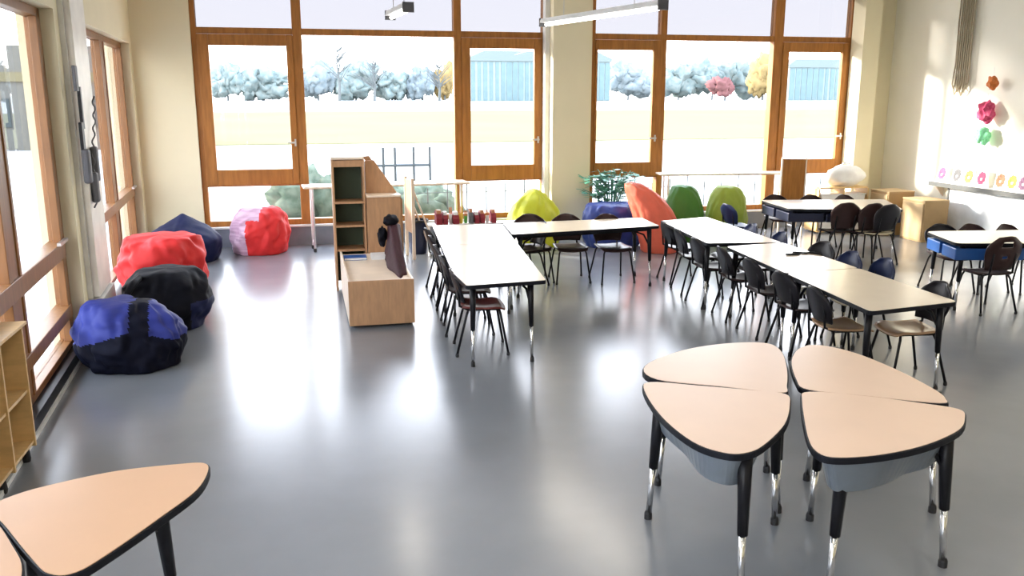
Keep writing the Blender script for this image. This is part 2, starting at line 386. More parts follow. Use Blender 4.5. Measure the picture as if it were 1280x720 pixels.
def bare_tree(px, ptop, label, seed, D=300):
    g = ony(px, 122, D); h = ony(px, ptop, D).z + .25
    t = thing('bare_tree', label, 'tree', (g.x, g.y, -.25), 0, 'bare trees in front of the tree line')
    rr = random.Random(seed); tk = MB(); br = MB()
    tk.tube([(0, 0, 0), (.3, 0, h * .3), (-.3, 0, h * .6), (0, 0, h)], [.5, .4, .25, .1], 6)
    for k in range(26):
        z = h * rr.uniform(.25, .9); a = rr.uniform(0, 2 * PI); L = (h - z) * rr.uniform(.35, .6) + .6
        e = (L * math.cos(a), L * math.sin(a) * .5, z + L * rr.uniform(.6, 1.1))
        br.tube([(0, 0, z), tuple(.5 * (p + q) + .1 for p, q in zip((0, 0, z), e)), e], [.2, .13, .06], 5)
    tk.build('trunk', 'bark_far', t); br.build('branch', 'bark_far', t)
for a in ((285, 55, 84, 'pale blue-green tree in the left casement of the left back window'), (330, 60, 90, 'low hazy green tree at the left casement edge'),
          (398, 50, 80, 'bluish tree just right of the first mullion', 'tree_far_blue'), (445, 60, 76, 'tall rounded grey-green tree behind the bare trees', 'tree_far'),
          (490, 40, 92, 'small pale tree left of the fawn one'), (528, 40, 84, 'blue-green tree in the middle of the field edge', 'tree_far_blue'),
          (556, 28, 82, 'narrow fawn tree beside the centre mullion', 'tree_gold'),
          (785, 60, 84, 'hazy grey tree right of the clad hall', 'tree_far_blue'), (848, 46, 80, 'round blue-green tree left of the red shrub'),
          (890, 60, 78, 'broad blue-green tree behind the red shrub'), (930, 50, 82, 'green tree between red shrub and golden tree')):
    tree(*a)
tree(953, 36, 74, 'golden autumn tree left of the last mullion', 'tree_gold', 300)
tree(906, 34, 98, 'low dull red shrub in front of the right tree line', 'shed_red', 290, 'shrub', 6)
bare_tree(424, 50, 'taller bare tree with white bark left of the two', 3); bare_tree(468, 62, 'shorter bare tree right of the taller one', 9)
bare_tree(549, 70, 'thin bare tree beside the centre mullion', 12)
def hall(name, px0, px1, ptop, D, label, stripes, seed):
    a = ony(px0, 122, D); b = ony(px1, 122, D); Q = D / 100; h = ony(.5 * (px0 + px1), ptop, D).z + .25
    t = thing(name, label, 'building', (a.x, D, -.25)); W = b.x - a.x
    MB().box(0, W, 0, 12, 0, h * .8).build('wall', 'clad_pale', t)
    MB().box(-.5, W + .5, -.5, 12.5, h * .8, h * .86).prismy([(-.5, h * .86), (W + .5, h * .86), (W * .9, h), (W * .1, h)], -.5, 12.5).build('roof', 'clad_roof', t)
    rr = random.Random(seed)
    for k in range(stripes):
        x = W * (k + .5) / stripes; wd = W / stripes * rr.uniform(.25, .45)
        MB().box(x - wd, x + wd, -.2, 0, .3, h * .78).build('cladding_panel', 'clad', t)
hall('sports_hall', 588, 762, 64, 280, 'pale turquoise clad hall with vertical stripes across the field', 24, 4)
hall('glazed_block', 985, 1056, 74, 285, 'pale blue block with vertical stripes seen through the right casement', 10, 5)
# railing, bush and low things just outside
mat('rail_dark', (.04, .05, .055), .6)
rl = thing('steel_railing', 'grey steel railing outside the middle of the left back window', 'railing', tuple(ony(500, 215, 19)[:2]) + (-.25,))
zt = ony(500, 184, 19).z + .25
for dx in (-.35, -.1, .3, .65): MB().tube([(dx, 0, 0), (dx, 0, zt)], .03).build('post', 'rail_dark', rl)
MB().tube([(-.9, 0, zt * .7), (.65, 0, zt * .7)], .03).tube([(-.35, 0, zt * .35), (.65, 0, zt * .35)], .025).build('rail', 'rail_dark', rl)
def shrub(px, py, D, r, label, m='bush', hz=1.0):
    p = ony(px, py, D); t = thing('shrub', label, 'shrub', (p.x, D, -.25), 0, 'low shrubs outside the back windows')
    mb = MB(); 
    for k in range(4): blob(mb, ((k - 1.5) * r * .45, (k % 2) * .2, r * .55 * hz), r * .6, r * .6, r * .6 * hz, px + k, 3, .5)
    mb.build('foliage', m, t, smooth=True); MB().tube([(0, 0, 0), (0, 0, r * .4)], .04).build('stem', 'bark_far', t)
shrub(528, 260, 14.6, .6, 'rounded grey-green shrub outside right of the tall shelf')
shrub(402, 225, 17, .8, 'pale green mound outside behind the tall shelf left edge')
shrub(495, 225, 18, .9, 'low green hedge under the outside railing', hz=.6)
nb = thing('neighbour_sun_block', 'pale unseen building with a yellow band and grey windows, sized to shade the left windows', 'building', (-16, -2, -.25))
MB().box(-4, 0, -4, 25.3, 0, 9.5).build('wall', 'neighbour', nb)  # out of view; height and length chosen to keep sun off the left windows
for k in range(6):
    MB().box(0, .1, -2 + k * 3.7, -.2 + k * 3.7, 1.6, 3.0).build('window', 'neighbour_window', nb)
MB().box(0, .12, -4, 25.3, 3.7, 4.1).build('colour_band', 'neighbour_band', nb)
gf = thing('garden_fence', 'low pale wire fence outside behind the lowest panes of the back windows', 'fence', (1.0, 14.4, -.25))
mat('fence_grey', (.09, .10, .10), .7, spec=.1)
for k in range(26): MB().tube([(k * .33, 0, 0), (k * .33, 0, .88 + .06 * (k % 3))], .011, 6).build('post', 'fence_grey', gf)
MB().tube([(0, 0, .3), (8.4, 0, .3)], .006, 5).tube([(0, 0, .8), (8.4, 0, .8)], .006, 5).build('wire', 'fence_grey', gf)
mat('annex', (.105, .105, .095), .9, spec=0.0); mat('annex_band', (.13, .115, .07), .9, spec=0.0); mat('annex_grey', (.055, .065, .065), .9, spec=0.0)
ax = thing('annex_building', 'low pale building with grey windows seen far off through the left windows', 'building', (-19, 42, -.25))
MB().box(0, 11, 0, 8, 0, 4.4).build('wall', 'annex', ax)
for k in range(6): MB().box(.5 + k * 1.8, 1.6 + k * 1.8, -.06, 0, 1.0, 2.2).build('window', 'annex_grey', ax)
MB().box(0, 11, -.08, 0, 2.9, 3.3).build('colour_band', 'annex_band', ax)
bp = thing('outdoor_bench', 'grey curved bench standing outside the near left window', 'bench', LT(-2.2, 9.6, -.25))
MB().lathe([(.5, .75), (.55, .8), (.5, .84), (.1, .8)], 0, 0, 20).build('seat', 'neighbour_window', bp)
MB().tube([(0, 0, 0), (.1, .1, .4), (0, 0, .8)], [.16, .08, .2]).build('pedestal', 'neighbour_window', bp)

# ------------------------------------------------------------ tables
TZ = .70
def table_legs(root, spots, top, splay=.05, r=.024, brace=None, chrome=.30, centre=(0, 0)):
    for (x, y) in spots:
        d = Vector((x - centre[0], y - centre[1])); d = d.normalized() if d.length > 1e-6 else Vector((1, 0))
        fx, fy = x + d.x * splay, y + d.y * splay
        def at(z): t = (top - z) / top; return (x + (fx - x) * t, y + (fy - y) * t, z)
        lg = MB().tube([at(top - .005), at(.5), at(chrome)], [r * 1.15, r, r * .8], 10).tube([(x - d.x * .2, y - d.y * .2, top - .02), (x - d.x * .06, y - d.y * .06, top - .07), at(top - .2)], .011, 6).build('leg', 'black_metal', root, smooth=True)
        MB().tube([at(chrome + .02), at(.03)], r * .55, 10).build('leg_extension', 'chrome', lg, smooth=True)['label'] = 'chrome adjustable lower leg'
        MB().lathe([(r * .5, .045), (r * .7, .03), (r * .7, .01), (r * .7, 0)][::-1], at(0)[0], at(0)[1], 10).build('foot', 'black_rubber', lg)
def slab_table(name, quad, label, group, top_mat='laminate', r=.05, z=TZ, legs=None, trays=None, round_pts=True):
    cx = sum(p[0] for p in quad) / len(quad); cy = sum(p[1] for p in quad) / len(quad)
    t = thing(name, label, 'table', (cx, cy, 0), 0, group)
    pl = loc_pts(quad, (cx, cy)); out = rounded(pl, r)
    MB().prism(out, z - .034, z - .003).build('edge_band', 'edge_black', t, bevel=.004)
    MB().prism(inset(out, .006), z - .01, z).build('tabletop', top_mat, t)
    fr = rounded(inset(pl, .13), .03, 2)
    ap = MB(); n = len(pl); q = inset(pl, .15)
    for i in range(n): ap.tube([(*q[i], z - .05), (*q[(i + 1) % n], z - .05)], .014, 6)
    ap.build('frame', 'black_metal', t)
    if legs is None: legs = inset(pl, .12)
    table_legs(t, legs, z - .034, splay=.03)
    return t
LPT = [onz(540, 282, TZ), onz(565, 340, TZ), onz(583, 357, TZ), onz(683, 350, TZ), onz(628, 280, TZ)]
LPT = [(p.x, p.y) for p in LPT]
def lerp(a, b, t): return (a[0] + (b[0] - a[0]) * t, a[1] + (b[1] - a[1]) * t)
gap = .004
la, ra = lerp(LPT[0], LPT[1], .50), lerp(LPT[4], LPT[3], .42)
slab_table('classroom_table', [LPT[0], la, ra, LPT[4]], 'pale rectangular table forming the far end of the left-hand run', 'tables pushed together in the left run', 'laminate_pale', .03)
nearL = [(la[0], la[1] - gap), LPT[1], LPT[2], LPT[3], (ra[0], ra[1] - gap)]
slab_table('classroom_table', nearL, 'pale rectangular table at the near end of the left-hand run', 'tables pushed together in the left run', 'laminate_pale', .03,
           legs=[(nearL[i][0] - sum(p[0] for p in nearL) / 5 + dx, nearL[i][1] - sum(p[1] for p in nearL) / 5 + dy) for i, dx, dy in ((0, .12, -.12), (2, .08, .16), (3, -.1, .12), (4, -.12, -.12))])
cq = [onz(x, y, TZ) for x, y in ((628, 279), (640, 293), (825, 282), (802, 272))]
slab_table('classroom_table', [(p.x, p.y) for p in cq], 'pale rectangular table standing crosswise between the left and right runs', 'pale tables in the room centre', 'laminate_pale', .04)
rq = [onz(x, y, TZ) for x, y in ((826, 276), (884, 304), (908, 308), (1088, 389), (1198, 377), (883, 271))]
rq = [(p.x, p.y) for p in rq]
rk = lerp(rq[2], rq[3], .5); e1 = lerp(rq[5], rq[4], .42); e2 = lerp(rq[5], rq[4], .72)
slab_table('classroom_table', [rq[0], rq[1], e1, rq[5]], 'white-looking table forming the far end of the long right-hand run', 'tables pushed together in the right run', 'laminate_pale', .04)
slab_table('classroom_table', [(rq[2][0], rq[2][1]), rk, (e2[0], e2[1]), (e1[0], e1[1] - gap)], 'middle table of the long right-hand run with small pens on it', 'tables pushed together in the right run', 'laminate_pale', .03)
slab_table('classroom_table', [(rk[0], rk[1] - gap), rq[3], rq[4], (e2[0], e2[1] - gap)], 'near cream table of the long right-hand run with angled end', 'tables pushed together in the right run', 'laminate_pale', .05)
def tray_under(root, pts, z0, z1, m, lab=None):
    o = MB().prism(pts, z0, z1).build('storage_tray', m, root, bevel=.01)
    if lab: o['label'] = lab
def group_table(pxs, label, m, nt):
    q = [onz(x, y, TZ) for x, y in pxs]; q = [(p.x, p.y) for p in q]
    t = slab_table('group_table', q, label, 'tables with storage trays at the right', 'laminate_pale', .08)
    c = t.location; pl = loc_pts(q, c)
    for k in range(nt):
        a, b = k / nt + .01, (k + 1) / nt - .01
        ln = lerp(pl[1], pl[2], a); ln2 = lerp(pl[1], pl[2], b); lf = lerp(pl[0], pl[3], a); lf2 = lerp(pl[0], pl[3], b)
        tray_under(t, [lerp(ln, lf, .04), lerp(ln2, lf2, .04), lerp(ln2, lf2, .46), lerp(ln, lf, .46)], TZ - .18, TZ - .06, m)
        tray_under(t, [lerp(ln, lf, .54), lerp(ln2, lf2, .54), lerp(ln2, lf2, .96), lerp(ln, lf, .96)], TZ - .18, TZ - .06, m)
    return t
group_table([(950, 250), (986, 261), (1130, 262), (1106, 249)], 'pale group table with navy trays standing below the right back window', 'tray_navy', 3)
group_table([(1157, 289), (1196, 304), (1330, 304), (1300, 287)], 'cream group table with blue trays cut off by the right picture edge', 'tray_blue', 3)

def petal(pxs, label, legs_px, corners, clear=True, top='laminate'):
    q = [onz(x, y, TZ) for x, y in pxs]; q = [(p.x, p.y) for p in q]
    cx = sum(p[0] for p in q) / len(q); cy = sum(p[1] for p in q) / len(q)
    t = thing('petal_desk', label, 'desk', (cx, cy, 0), 0, 'petal-shaped student desks')
    out = catmull(loc_pts(q, (cx, cy)), 5)
    MB().prism(out, TZ - .034, TZ - .003).build('edge_band', 'edge_black', t, bevel=.005)
    MB().prism(inset(out, .008), TZ - .01, TZ).build('tabletop', top, t)
    lg = []
    for (x, y) in legs_px:
        p = onz(x, y, 0); v = Vector((p.x - cx, p.y - cy)); lg.append(tuple(v - v.normalized() * .05))
    table_legs(t, lg, TZ - .034, splay=.05, r=.029, chrome=.29)
    q3 = inset(lg, .07)
    ap = MB()
    for i in range(3): ap.tube([(*q3[i], TZ - .05), (*q3[(i + 1) % 3], TZ - .05)], .012, 6)
    ap.build('frame', 'black_metal', t)
    tp = inset(out, .07); bp_ = inset(out, .13)
    n = len(tp); mb = MB(); mb.add([(*p, TZ - .055) for p in tp] + [(*p, TZ - .20) for p in bp_], [tuple(range(n)), tuple(range(2 * n - 1, n - 1, -1))] + [(i, n + i, n + (i + 1) % n, (i + 1) % n) for i in range(n)])
    if clear: mb.build('storage_tray', 'tray_clear', t)['label'] = 'translucent blue-grey book tray'
    return t
petal([(805, 457), (850, 438), (905, 429), (955, 428), (976, 437), (985, 458), (985, 482), (977, 491), (900, 483), (820, 474)],
      'petal desk at the back left of the four-desk cluster', [(822, 606), (958, 590), (972, 640)], None)
petal([(988, 450), (1000, 434), (1025, 431), (1070, 441), (1125, 463), (1170, 487), (1184, 499), (1176, 504), (1090, 496), (1010, 487), (994, 474)],
      'petal desk at the back right of the four-desk cluster', [(1008, 600), (1030, 560), (1165, 640)], None)
petal([(804, 487), (812, 477), (870, 481), (940, 487), (983, 492), (989, 505), (983, 530), (958, 555), (935, 566), (905, 566), (865, 552), (825, 520)],
      'petal desk at the front left of the four-desk cluster', [(810, 648), (925, 748), (968, 655)], None)
petal([(1001, 500), (1010, 489), (1080, 494), (1150, 503), (1200, 511), (1208, 522), (1200, 538), (1160, 556), (1105, 568), (1050, 572), (1022, 566), (1008, 545)],
      'petal desk at the front right of the four-desk cluster', [(1012, 650), (1034, 748), (1178, 708)], None)
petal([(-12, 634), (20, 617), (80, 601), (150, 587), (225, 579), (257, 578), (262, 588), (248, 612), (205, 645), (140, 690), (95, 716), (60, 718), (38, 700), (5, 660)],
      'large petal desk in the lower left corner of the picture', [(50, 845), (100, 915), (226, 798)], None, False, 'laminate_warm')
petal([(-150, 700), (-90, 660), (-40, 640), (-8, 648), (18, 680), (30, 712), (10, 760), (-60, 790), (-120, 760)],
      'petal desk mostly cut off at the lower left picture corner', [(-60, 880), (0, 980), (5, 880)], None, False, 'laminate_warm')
# pens on the right run
for i, (px, py, a) in enumerate(((992, 319, .3), (1001, 317, -.2), (1011, 317, .5), (1020, 318, -.6))):
    p = onz(px, py, TZ)
    t = thing('pen', ('leftmost of the four black pens on the long right-hand run', 'second from the left of the four black pens on the right-hand run', 'third from the left of the four black pens on the right-hand run', 'rightmost of the four black pens on the long right-hand run')[i], 'pen', (p.x, p.y, TZ + .009), a - .4, 'black pens on the right run')
    MB().tube([(-.06, 0, 0), (.05, 0, 0), (.065, 0, 0)], [.009, .009, .003], 8).build('barrel', 'black_metal', t)
    MB().tube([(-.075, 0, 0), (-.055, 0, 0)], .0088, 8).build('cap', 'grey', t)

# ------------------------------------------------------------ chairs (seat faces +x locally)
def chair_proto(seat_m, back_m, hole=False, bh=.30):
    t = empty('school_chair')
    n = 10; mb = MB(); vs = []; fs = []
    for i in range(n + 1):
        for j in range(n + 1):
            u = i / n; v = j / n * 2 - 1
            x = -.19 + .38 * u; wd = .20 - .03 * (1 - u) - .035 * max(0, (u - .75) / .25) ** 2 * abs(v)
            z = .405 - .012 * math.sin(PI * u) + .012 * v * v - .03 * max(0, (u - .8) / .2) ** 2
            vs.append((x - .015 * v * v * (1 if u > .5 else -1), v * wd, z))
    for i in range(n):
        for j in range(n): a = i * (n + 1) + j; fs.append((a, a + 1, a + n + 2, a + n + 1))
    mb.add(vs, fs); mb.build('seat', seat_m, t, smooth=True, solid=.014)
    mb = MB(); vs = []; fs = []; n = 12
    for i in range(n + 1):
        for j in range(n + 1):
            u = i / n; v = j / n * 2 - 1
            wd = .155 + .045 * min(1, u * 2.2)
            if u > .6: wd *= max(.45, (1 - ((u - .6) / .4) ** 2.6 * .62))
            z = .45 + bh * u - .02 * v * v * u; x = -.20 - .075 * u + .045 * v * v
            vs.append((x, v * wd, z))
    for i in range(n):
        for j in range(n):
            if hole and 8 <= i <= 9 and 4 <= j <= 7: continue
            if hole and i == 4 and 5 <= j <= 6: continue
            a = i * (n + 1) + j; fs.append((a, a + n + 1, a + n + 2, a + 1))
    mb.add(vs, fs); mb.build('backrest', back_m, t, smooth=True, solid=.013)
    for sgn in (-1, 1):
        for fx, x0 in ((.20, .13), (-.23, -.13)):
            lg = MB().tube([(x0, sgn * .14, .388), (x0 + (fx - x0) * .15, sgn * .16, .35), (fx, sgn * .20, .02)], .0105, 8).build('leg', 'black_metal', t, smooth=True)
            MB().lathe([(.013, .0), (.015, .012), (.012, .03)], fx, sgn * .20, 8).build('foot_cap', 'black_rubber', lg)
    MB().tube([(.13, -.14, .388), (-.13, -.14, .388)], .0105, 8).tube([(.13, .14, .388), (-.13, .14, .388)], .0105, 8).tube([(0, -.14, .385), (0, .14, .385)], .009, 8).tube([(-.13, -.14, .388), (-.20, -.13, .42), (-.212, -.125, .54), (-.225, -.125, .62)], .0105, 8).tube([(-.13, .14, .388), (-.20, .13, .42), (-.212, .125, .54), (-.225, .125, .62)], .0105, 8).build('frame', 'black_metal', t, smooth=True)
    return t
protos = {}
def chair(x, y, deg, label, group, seat='shell_dark', back='shell_black', hole=False, bh=.265):
    key = (seat, back, hole, bh)
    if key not in protos:
        protos[key] = chair_proto(*key); o = protos[key]
    else: o = copy_tree(protos[key])
    o.location = (x, y, 0); o.rotation_euler = (0, 0, math.radians(deg)); tag(o, label, 'chair', group)
    return o
ORD = ['nearest', 'second nearest', 'third nearest', 'fourth nearest', 'fifth nearest', 'sixth nearest', 'seventh nearest', 'eighth nearest']
gL = 'chairs along the left side of the left run'
chair(1.43, 7.12, -6, 'dark chair with maroon seat tucked under the near end of the left run', gL, 'shell_maroon', 'shell_black')
for k, y in enumerate((7.75, 8.35, 8.95, 9.5)):
    chair(1.44 + .035 * k, y, 3 * (k - 2), 'dark chair on the left side of the left table run, %s to the camera' % ORD[k + 1], gL)
chair(2.42, 9.62, 190, 'dark chair wedged between the left run and the crosswise table', gL)
gC = 'chairs behind the crosswise table'
for px, n, mm in ((679, 'left', 'shell_dark'), (727, 'middle', 'shell_dark'), (783, 'right', 'shell_dark')):
    p = onz(px, 316, .42); chair(p.x + .02, p.y + .50 - .02 * 0, -90 + random.uniform(-5, 5), 'dark chair on the far side of the crosswise table, %s one of three' % n, gC, 'shell_dark', 'shell_dark', False, .31)
gR = 'chairs along the left side of the right run'
for k, (y, off) in enumerate(((5.80, .0), (6.42, 0), (7.02, -.02), (7.62, -.05), (8.2, -.12), (8.8, -.1), (9.38, -.07))):
    x = 3.74 + (y - 5.06) * .1 + off + .19
    chair(x, y, random.uniform(-8, 8), 'black-backed chair on the left side of the right run, %s to the camera' % ORD[k], gR, 'shell_tan' if k < 1 else 'shell_dark')
gQ = 'chairs along the right side of the right run'
for k, ((px, py), bm_) in enumerate((((1159, 354), 'shell_black'), ((1101, 324), 'shell_navy'), ((1061, 316), 'shell_navy'), ((1028, 304), 'shell_black'), ((972, 291), 'shell_navy'), ((936, 281), 'shell_navy'))):
    p = onz(px, py, .745)
    chair(p.x - .26 + (.12 if k in (0,) else .06), p.y, 180 + random.uniform(-8, 8), '%s-backed chair on the right side of the right run, %s to the camera' % ('navy' if 'navy' in bm_ else 'black', ORD[k]), gQ, 'shell_tan' if k == 0 else 'shell_cream' if k in (1, 2) else 'shell_dark', bm_, False, .31)
gB = 'chairs around the table with navy trays'
for i, px in enumerate((965, 1012, 1056)):
    p = onz(px, 240, .75); chair(p.x + .0, p.y - .26, -90 + (i - 1) * 8, 'brown-black chair on the window side of the navy-tray table, %s of three' % ('left', 'middle', 'right')[i], gB, 'shell_dark', 'shell_dark')
for i, (px, py, sm, bm_) in enumerate(((1040, 255, 'shell_dark', 'shell_dark'), (1082, 258, 'shell_dark', 'shell_dark'), (1112, 262, 'shell_cream', 'shell_black'))):
    p = onz(px, py - 2, .75); chair(p.x, 10.10 - .14 * i, 90 + (i - 1) * 6, 'dark chair on the near side of the navy-tray table, %s of three' % ('left', 'middle', 'right')[i], gB, sm, bm_, False, .35)
chair(5.75, 10.75, 5, 'navy chair at the left end of the navy-tray table', gB, 'shell_navy', 'shell_navy')
gF = 'chairs around the table with blue trays'
for i, px in enumerate((1187, 1229, 1277)):
    p = onz(px, 280, .75); chair(p.x + .05, p.y + .0, -90 + (i - 1) * 8, 'dark chair behind the blue-tray table, %s of three' % ('left', 'middle', 'right')[i], gF, 'shell_dark', 'shell_dark' if i else 'shell_black')
p = onz(1243, 291, .80); chair(p.x, 7.33, 88, 'dark brown chair with handle slot in front of the blue-tray table', gF, 'shell_dark', 'shell_dark', True, .35)

# ------------------------------------------------------------ bean bags
def beanbag(name, label, loc, rx, ry, h, mats, peak=(0, 0), rz=0.0, seed=1, split=None, tip=.12, fold=.07, sharp=1.0, group='bean bags', lean=1.6, panel='side_panel'):
    t = thing(name, label, 'bean bag', loc, rz, group)
    NT, NV = 120, 60; vs = []; V0 = Vector((seed * 3.1, seed * 1.7, seed))
    for i in range(NV + 1):
        v = i / NV
        if v < .14: r = v / .14 * .84; z = 0.0
        else:
            w_ = (v - .14) / .86; z = 1 - (1 - w_) ** 1.25
            r = (.84 + .16 * math.sin(min(1, w_ / .35) * PI / 2)) if w_ < .35 else (tip + (1 - tip) * (math.cos((w_ - .35) / .65 * PI / 2)) ** sharp)
            if w_ > .97: r *= (1 - w_) / .03
        for j in range(NT):
            a = 2 * PI * j / NT
            ca, sa_ = math.cos(a), math.sin(a)
            q = Vector((ca * r, sa_ * r, z * 1.3))
            f = 1 + fold * (z ** .7) * math.sin(7 * a + 3 * noise.noise(q * 1.5 + V0) * 3) * .6 + fold * 1.4 * noise.noise(q * 2.3 + V0) + fold * .6 * noise.noise(q * 6 + V0)
            zz = z * h + (fold * .5 * h * noise.noise(q * 3 + V0 * 2) if z > .05 else 0)
            vs.append((ca * r * f * rx + peak[0] * z ** lean, sa_ * r * f * ry + peak[1] * z ** lean, max(.0, zz)))
    fs = []
    for i in range(NV):
        for j in range(NT):
            j2 = (j + 1) % NT; fs.append((i * NT + j, i * NT + j2, (i + 1) * NT + j2, (i + 1) * NT + j))
    A, B = [], []
    for f in fs:
        c = sum((Vector(vs[k]) for k in f), Vector()) / 4
        (B if split and split(c.x / rx, c.y / ry, c.z / h) else A).append(f)
    MB().add(vs, A).build('fabric_body', mats[0], t, smooth=True)
    if B:
        o = MB().add(vs, B).build(panel, mats[1], t, smooth=True); o['label'] = 'contrasting colour area'
    return t
beanbag('bean_bag', 'near navy bean bag with window light painted as a bluer top beside the left windows', (-1.39, 7.36, 0), .41, .36, .50, ('bag_navy_dark', 'bag_navy_lit'), (-.12, .18), 0.1, 2,
        lambda x, y, z: z > .66 - .25 * abs(x + .1) and (x < -.05 or x > .3), tip=.42, sharp=.6, fold=.10)  # bluer upper area puts the window light into the navy fabric colour
bk = beanbag('bean_bag', 'black bean bag with a strap, between the navy and the red ones', (-1.33, 8.62, 0), .41, .42, .53, ('bag_black', 'bag_navy'), (.05, .1), .3, 5,
        lambda x, y, z: z < .5 and x > .4, tip=.45, sharp=.6, fold=.07)
MB().tube([(-.22, -.1, .50), (-.30, -.24, .47), (-.36, -.36, .42), (-.40, -.42, .36)], [.03, .035, .03, .015], 8).build('strap', 'bag_black', bk, smooth=True)
beanbag('bean_bag', 'bright red bean bag behind the black one by the left windows', (-1.53, 10.0, 0), .45, .46, .66, ('bag_red',), (.0, .0), .6, 11, None, tip=.62, sharp=.5, fold=.10)
beanbag('bean_bag', 'peaked navy bean bag in the far left corner', (-1.56, 12.05, 0), .48, .44, .62, ('bag_navy',), (.0, .05), 0, 7, None, tip=.04, sharp=1.7, fold=.05)
beanbag('bean_bag', 'round bean bag half red and half striped mauve below the left back window', (-.62, 12.48, 0), .40, .36, .64, ('bag_red', 'bag_mauve'), (.03, .0), -.25, 4,
        lambda x, y, z: x < -.22 + .45 * (z > .75), tip=.35, sharp=.6, fold=.09)
gr = 'bean bags below the right part of the windows'
beanbag('bean_bag', 'chartreuse yellow bean bag in front of the pale pillar', (3.22, 12.1, 0), .40, .34, .80, ('bag_lime',), (.05, .1), .4, 8, None, tip=.15, sharp=1.0, fold=.07, group=gr)
beanbag('bean_bag', 'flat royal blue bean bag left of the salmon one', (4.32, 11.9, 0), .46, .36, .62, ('bag_royal',), (.0, .0), .1, 9, None, tip=.62, sharp=.45, fold=.06, group=gr)
beanbag('bean_bag', 'tall salmon pink bean bag leaning to the left behind the tables', (4.80, 11.3, 0), .30, .32, .96, ('bag_salmon',), (-.40, .12), .2, 3, None, tip=.28, sharp=.9, fold=.05, group=gr, lean=2.4)
beanbag('bean_bag', 'dark green bean bag between the salmon and olive ones', (5.47, 11.9, 0), .28, .30, .84, ('bag_green',), (-.03, .08), .2, 6, None, tip=.42, sharp=.8, fold=.04, group=gr)
beanbag('bean_bag', 'olive green upright bean bag right of the dark green one', (6.10, 11.85, 0), .31, .30, .82, ('bag_olive',), (.04, .05), .5, 13, None, tip=.45, sharp=.8, fold=.05, group=gr)

# ------------------------------------------------------------ shelf units in the middle
lu = thing('low_storage_unit', 'low wooden unit with open pale top in front of the tall shelf', 'storage unit', (.66, 8.86, 0))
W2, D2, H2 = .305, .82, .455
MB().box(-W2, W2, -D2, -D2 + .02, .03, H2).build('end_panel', 'unit_wood', lu, bevel=.003)
for q_ in (-W2, W2 - .02): MB().box(q_, q_ + .02, -D2 + .02, D2, .03, H2).build('side_panel', 'unit_pale', lu, bevel=.003)
MB().box(-W2 + .02, W2 - .02, -D2 + .02, D2, H2 - .05, H2 - .035).box(-W2 + .02, W2 - .02, -D2 + .02, D2, .05, .07).build('shelf', 'unit_pale', lu)
for sx_ in (-1, 1):
    for sy in (-1, 1): MB().lathe([(.02, 0), (.022, .015), (.02, .03)], sx_ * .27, sy * .7, 10).build('caster', 'black_rubber', lu)
tb = thing('tall_bookcase', 'tall wooden bookcase with dark open compartments at the left of the shelf group', 'bookcase', (.0, 9.75, 0))
pA = ony(414, 201, 9.75); pB = ony(455, 203, 9.75); HT = 1.45
x0, x1 = pA.x, pB.x
side = [(0, 0), (0, .03), (-.16, .03), (-.12, .5), (0.0, HT), (.32, HT), (.32, 0)]
MB().prismx([(-.02, 0.5), (.02, HT), (.34, HT), (.34, .0), (-.02, .0)], x0, x0 + .022).build('side_panel', 'unit_wood', tb, bevel=.003)
MB().prismx([(-.02, 0.5), (.02, HT), (.34, HT), (.34, .0), (-.02, .0)], x1 - .02, x1).build('side_panel', 'unit_wood', tb, bevel=.003)
MB().box(x0, x1, .02, .34, HT - .0, HT + .025).build('top_panel', 'unit_pale', tb, bevel=.003)
MB().box(x0 + .022, x1 - .02, .30, .32, .05, HT - .02).build('back_panel', 'green_back', tb)
for z in (.45, .72, .98, 1.38): MB().box(x0 + .022, x1 - .02, 0.0 if z < 1.3 else .03, .30, z - .01, z + .012 + (.05 if z > 1.3 else 0)).build('shelf', 'unit_wood', tb)
db = thing('slanted_display_unit', 'brown slant-sided display shelf right of the tall bookcase', 'shelf', (0, 9.95, 0))
xa = ony(455, 203, 9.95).x; q = [ony(x, y, 9.95) for x, y in ((456, 201), (467, 200), (498, 243), (503, 249))]
MB().prismy([(q[0].x, 0), (q[0].x, q[0].z), (q[1].x, q[1].z), (q[2].x, q[2].z), (q[3].x, q[3].z), (q[3].x, 0)], 0, .02).build('side_panel', 'unit_wood', db, bevel=.003)
MB().prismy([(q[0].x, 0), (q[0].x, q[0].z), (q[1].x, q[1].z), (q[2].x, q[2].z), (q[3].x, q[3].z), (q[3].x, 0)], .68, .70).build('side_panel', 'unit_wood', db, bevel=.003)
MB().box(q[0].x, q[0].x + .02, .02, .68, 0.02, q[0].z - .01).build('back_panel', 'unit_wood', db)
for k in range(4):
    t_ = k / 3.0; xx = q[0].x + .10 + (q[3].x - q[0].x - .12) * (1 - t_) ; MB().box(q[0].x + .02, xx, .02, .68, .25 + .3 * k, .265 + .3 * k).build('shelf', 'unit_wood', db)
bc = thing('storage_box_cabinet', 'plain brown cabinet standing in front of the slanted display shelf', 'cabinet', (0, 9.60, 0))
c0 = ony(458, 247, 9.7); c1 = ony(502, 300, 9.7)
MB().box(c0.x, c1.x, .10, .33, .02, c0.z).build('cabinet_body', 'unit_wood', bc, bevel=.004)
MB().box(c0.x - .0, c1.x + .006, .09, .335, c0.z, c0.z + .02).build('top_panel', 'unit_pale', bc, bevel=.003)
